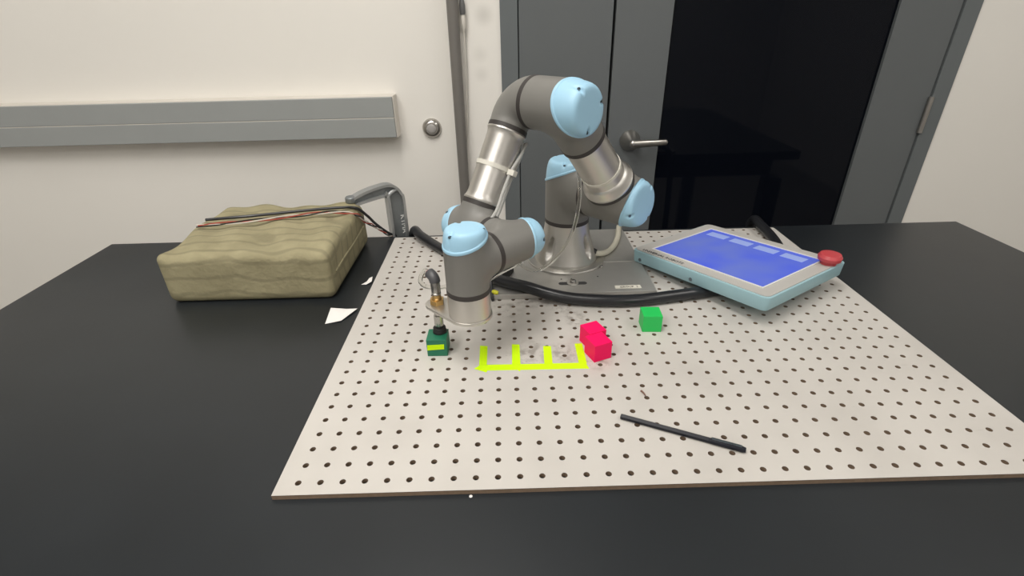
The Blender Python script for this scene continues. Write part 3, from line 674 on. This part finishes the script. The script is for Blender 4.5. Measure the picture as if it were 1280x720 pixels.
eb = obj('emergency_stop', lathe([(0, 0), (.013, 0), (.013, .006), (.019, .008), (.020, .014), (.017, .019), (0, .021)], A(*pv(.284, .205, PH + .0006)), Z3, 32), M_redc, t)
# ------------------------------------------------------------------ pen
p0 = A(.3115, .0890, .0036); p1 = A(.3729, .0604, .0036); pd = nrm(p1 - p0); LP = .150
t = thing('pen', (p0 + pd * LP / 2) * A(1, 1, 0), 'dark slim pen lying near the board front edge', 'pen')
obj('barrel', lathe([(0, 0), (.0033, 0), (.0036, .0006), (.0036, .108), (.0034, .110), (0, .110)], p0, pd, 6), M_pen, t, smooth=False)
obj('cap', lathe([(0, .110), (.0038, .110), (.0038, .146), (.0030, .150), (0, .150)], p0, pd, 20), M_pen, t)
obj('clip', obox(p0 + pd * .128 + Z3 * .0045, pd, np.cross(Z3, pd), Z3, .017, .0013, .0005), M_screw, t, smooth=False)

# ------------------------------------------------------------------ clamp, bag, wires, paper on the left
cd = nrm(A(-.84, -.54, 0)); cn = nrm(np.cross(cd, Z3)); cn = cn if cn[1] < 0 else -cn
cl = thing('c_clamp', (-.100, .772, -.12), 'grey cast C-clamp gripping the table edge, corner raised', 'clamp')
def c2w(s, z, o): return A(-.0800, .7720, 0) + cd * s + Z3 * z + cn * o
outer = [(.002, -.110), (-.001, .070), (.004, .098), (.016, .116), (.034, .1245), (.060, .1235), (.090, .1185), (.115, .1110), (.128, .1050)]
inner = [(.0425, -.110), (.0415, .0860), (.0440, .0930), (.055, .0950), (.080, .0930), (.105, .0900), (.122, .0865)]
def sweep_flange(P, half, th, sgn):
    V = []; F = []
    for i, (s, z) in enumerate(P):
        a = A(*P[max(i - 1, 0)]); b = A(*P[min(i + 1, len(P) - 1)]); tg = nrm(b - a); nn = A(-tg[1], tg[0]) * sgn
        for o in (-half, half):
            V.append(c2w(s, z, o)); V.append(c2w(s + nn[0] * th, z + nn[1] * th, o))
    for i in range(len(P) - 1):
        a, b = 4 * i, 4 * i + 4; F += [(a, a + 2, b + 2, b), (a + 1, b + 1, b + 3, a + 3), (a, b, b + 1, a + 1), (a + 2, a + 3, b + 3, b + 2)]
    e = 4 * (len(P) - 1); F += [(0, 1, 3, 2), (e, e + 2, e + 3, e + 1)]
    return V, F
def dens(P, m=5):
    Q = spline([A(a, b, 0) for a, b in P], m); return [(q[0], q[1]) for q in Q]
od, idn = dens(outer), dens(inner)
web = []; NN = 40
def resamp(P, N):
    P = np.array(P); L = np.r_[0, np.cumsum(np.linalg.norm(np.diff(P, axis=0), axis=1))]; s = np.linspace(0, L[-1], N); return np.stack([np.interp(s, L, P[:, i]) for i in (0, 1)], 1)
ro, ri = resamp(od, NN), resamp(idn, NN)
V = []; F = []
for i in range(NN):
    for o in (-.0035, .0035): V.append(c2w(ro[i][0], ro[i][1], o)); V.append(c2w(ri[i][0], ri[i][1], o))
for i in range(NN - 1):
    a, b = 4 * i, 4 * i + 4; F += [(a, b, b + 1, a + 1), (a + 2, a + 3, b + 3, b + 2)]
obj('web', (V, F), M_clamp, cl, auto=40)
obj('outer_flange', sweep_flange(od, .0115, .0060, -1), M_edge, cl, auto=40)
obj('inner_flange', sweep_flange(idn, .0115, .0060, 1), M_edge, cl, auto=40)
obj('corner_rib', tube([c2w(.014, .1080, .005), c2w(.028, .104, .007), c2w(.042, .0930, .007)], .0050, 10, 5), M_edge, cl)
obj('anvil_boss', lathe([(0, .1110), (.0105, .1105), (.0125, .1080), (.0128, .1000), (.0120, .0975), (0, .0975)], c2w(.124, 0, 0), Z3, 28), M_clamp, cl)
lowo = [(.002, -.108), (.004, -.150), (.016, -.166), (.04, -.172), (.09, -.166), (.124, -.158)]
obj('lower_arm', join(sweep_flange(dens(lowo), .0105, .012, 1)), M_clamp, cl, auto=40)
obj('screw_boss', disc(c2w(.124, 0, 0), Z3, .015, -.172, -.140, 28, .002), M_clamp, cl)
obj('spindle', lathe([(0, -.250)] + [(.0065 + .0009 * (i % 2), -.250 + .003 * i) for i in range(64)] + [(0, -.058)], c2w(.124, 0, 0), Z3, 20), M_chrome, cl)
obj('swivel_pad', disc(c2w(.124, 0, 0), Z3, .014, -.058, TZ - .0325, 24, .002), M_chrome, cl)
obj('tommy_bar', tube([c2w(.124, -.243, 0) - cn * .05, c2w(.124, -.243, 0) + cn * .05], .0035, 10, 2), M_chrome, cl)
tx = c2w(.0130, .0430, .0036)
text('cast_lettering', 'KYMA', .0178, tx, -Z3, -cd, M_white, cl, .0006, wide=1.0)
text('size_mark', '12', .0100, c2w(.078, .1010, .0036), cd * -1, Z3, M_clamp, cl, .0010)

bag = thing('canvas_bag', (-.32, .58, TZ), 'olive plaid canvas sandbag lying under the clamp', 'bag')
def bagf(p):
    c = A(-.320, .578, TZ + .049); h = A(.1590, .1410, .0500); r = .017
    x, y, z = p[..., 0] - c[0], p[..., 1] - c[1], p[..., 2] - c[2]
    bul = .004 * np.sin(x * 34 + 1.0) * np.sin(y * 29 + .4) + .0025 * np.sin(x * 71 + y * 43)
    zz = z - np.where(z > 0, bul, 0)
    qx, qy, qz = np.abs(x) - h[0] + r, np.abs(y) - h[1] + r, np.abs(zz) - h[2] + r
    d = np.sqrt(np.clip(qx, 0, None) ** 2 + np.clip(qy, 0, None) ** 2 + np.clip(qz, 0, None) ** 2) + np.minimum(np.maximum(qx, np.maximum(qy, qz)), 0) - r
    return d
bv, bf = sdf_mesh(bagf, (-.50, .41, TZ - .010), (-.14, .74, .125), .0050)
bv = np.array(bv); bv[:, 2] = np.maximum(bv[:, 2], TZ)
obj('sack', (bv, bf), M_canvas, bag, auto=80)
obj('side_seam', tube([(-.1615, .465, .040), (-.1610, .52, .042), (-.1610, .60, .041), (-.1615, .69, .044)], .0022, 8, 6), M_canvas, bag)
t = thing('black_wire', (-.15, .70, TZ), 'black cable draped over the canvas bag beside the clamp', 'cable')
obj('jacket', tube([(-.46, .60, .102), (-.36, .610, .105), (-.27, .64, .1025), (-.205, .655, .1015), (-.1660, .668, .0960), (-.1500, .690, .0700), (-.1390, .710, .0420), (-.1250, .728, .0170), (-.1140, .7400, .0020), (-.1060, .7520, -.0080), (-.103, .7545, -.06), (-.103, .7545, -.20)], .0032, 10, 8), M_hose, t)
t = thing('wire_bundle', (-.16, .68, TZ), 'twisted red, white and black wires crossing the canvas bag', 'wires')
base = spline([(-.46, .565, .102), (-.36, .580, .104), (-.27, .610, .1025), (-.205, .632, .1005), (-.1590, .650, .0860), (-.1530, .675, .0620), (-.1440, .700, .0420), (-.1300, .722, .0200), (-.1190, .7360, .0020), (-.1120, .7440, -.0020), (-.1100, .7540, -.0100), (-.1100, .7545, -.10)], 8)
for k, m in enumerate((M_wr, M_ww, M_hose)):
    P = []
    for i, p in enumerate(base): th = i * .42 + k * 2.094; P.append(p + A(.0022 * math.cos(th), 0.0012 * math.sin(th), .0022 * math.sin(th)))
    obj('strand', tube(P, .0014, 6, 1, smoothpath=False), m, t)
def scrap(P, z, label):
    n = len(P); V = [(x, y, TZ + .0002 + h) for x, y, h in P] + [(x, y, TZ + .0006 + h) for x, y, h in P]
    c = np.mean(np.array(P), 0); V += [(c[0], c[1], TZ + .0002 + z), (c[0], c[1], TZ + .0007 + z)]
    F = []
    for i in range(n):
        j = (i + 1) % n; F += [(i, j, 2 * n), (n + j, n + i, 2 * n + 1), (i, n + i, n + j, j)]
    tag(obj('paper_scrap', (V, F), M_paper, smooth=False), label, 'paper', 'torn paper scraps')
scrap([(-.1270, .4950, 0), (-.1160, .4930, .001), (-.1065, .5000, .004), (-.1075, .5150, .007), (-.1155, .5170, .003), (-.1180, .5060, .001)], .003, 'small torn white paper scrap on the black table beside the bag')
scrap([(-.1550, .3500, 0), (-.1280, .3560, .002), (-.1090, .3950, .003), (-.1300, .3980, .001), (-.1600, .4020, .002)], .002, 'larger torn white paper scrap at the pegboard left edge')
tag(obj('wood_splinter', tube([(.3508, .1400, .0016), (.3530, .1345, .0020), (.3545, .1300, .0013)], lambda q: .0015 - .0007 * q, 6, 3), mat('splinter_brown', (.20, .11, .08), .8), smooth=False), 'tiny brown wood splinter on the board behind the pen', 'splinter')
tag(obj('plaster_crumb', lathe([(0, 0), (.0016, .0002), (.0021, .0010), (.0010, .0019), (0, .0020)], (.1220, -.0205, TZ), Z3, 7), M_paper, smooth=False), 'tiny white crumb at the front edge of the board', 'crumb')

# ------------------------------------------------------------------ raise everything onto the bench height
for o in list(scn.objects):
    if o.parent is None and o.type in ('MESH', 'EMPTY'): o.location.z += ZB
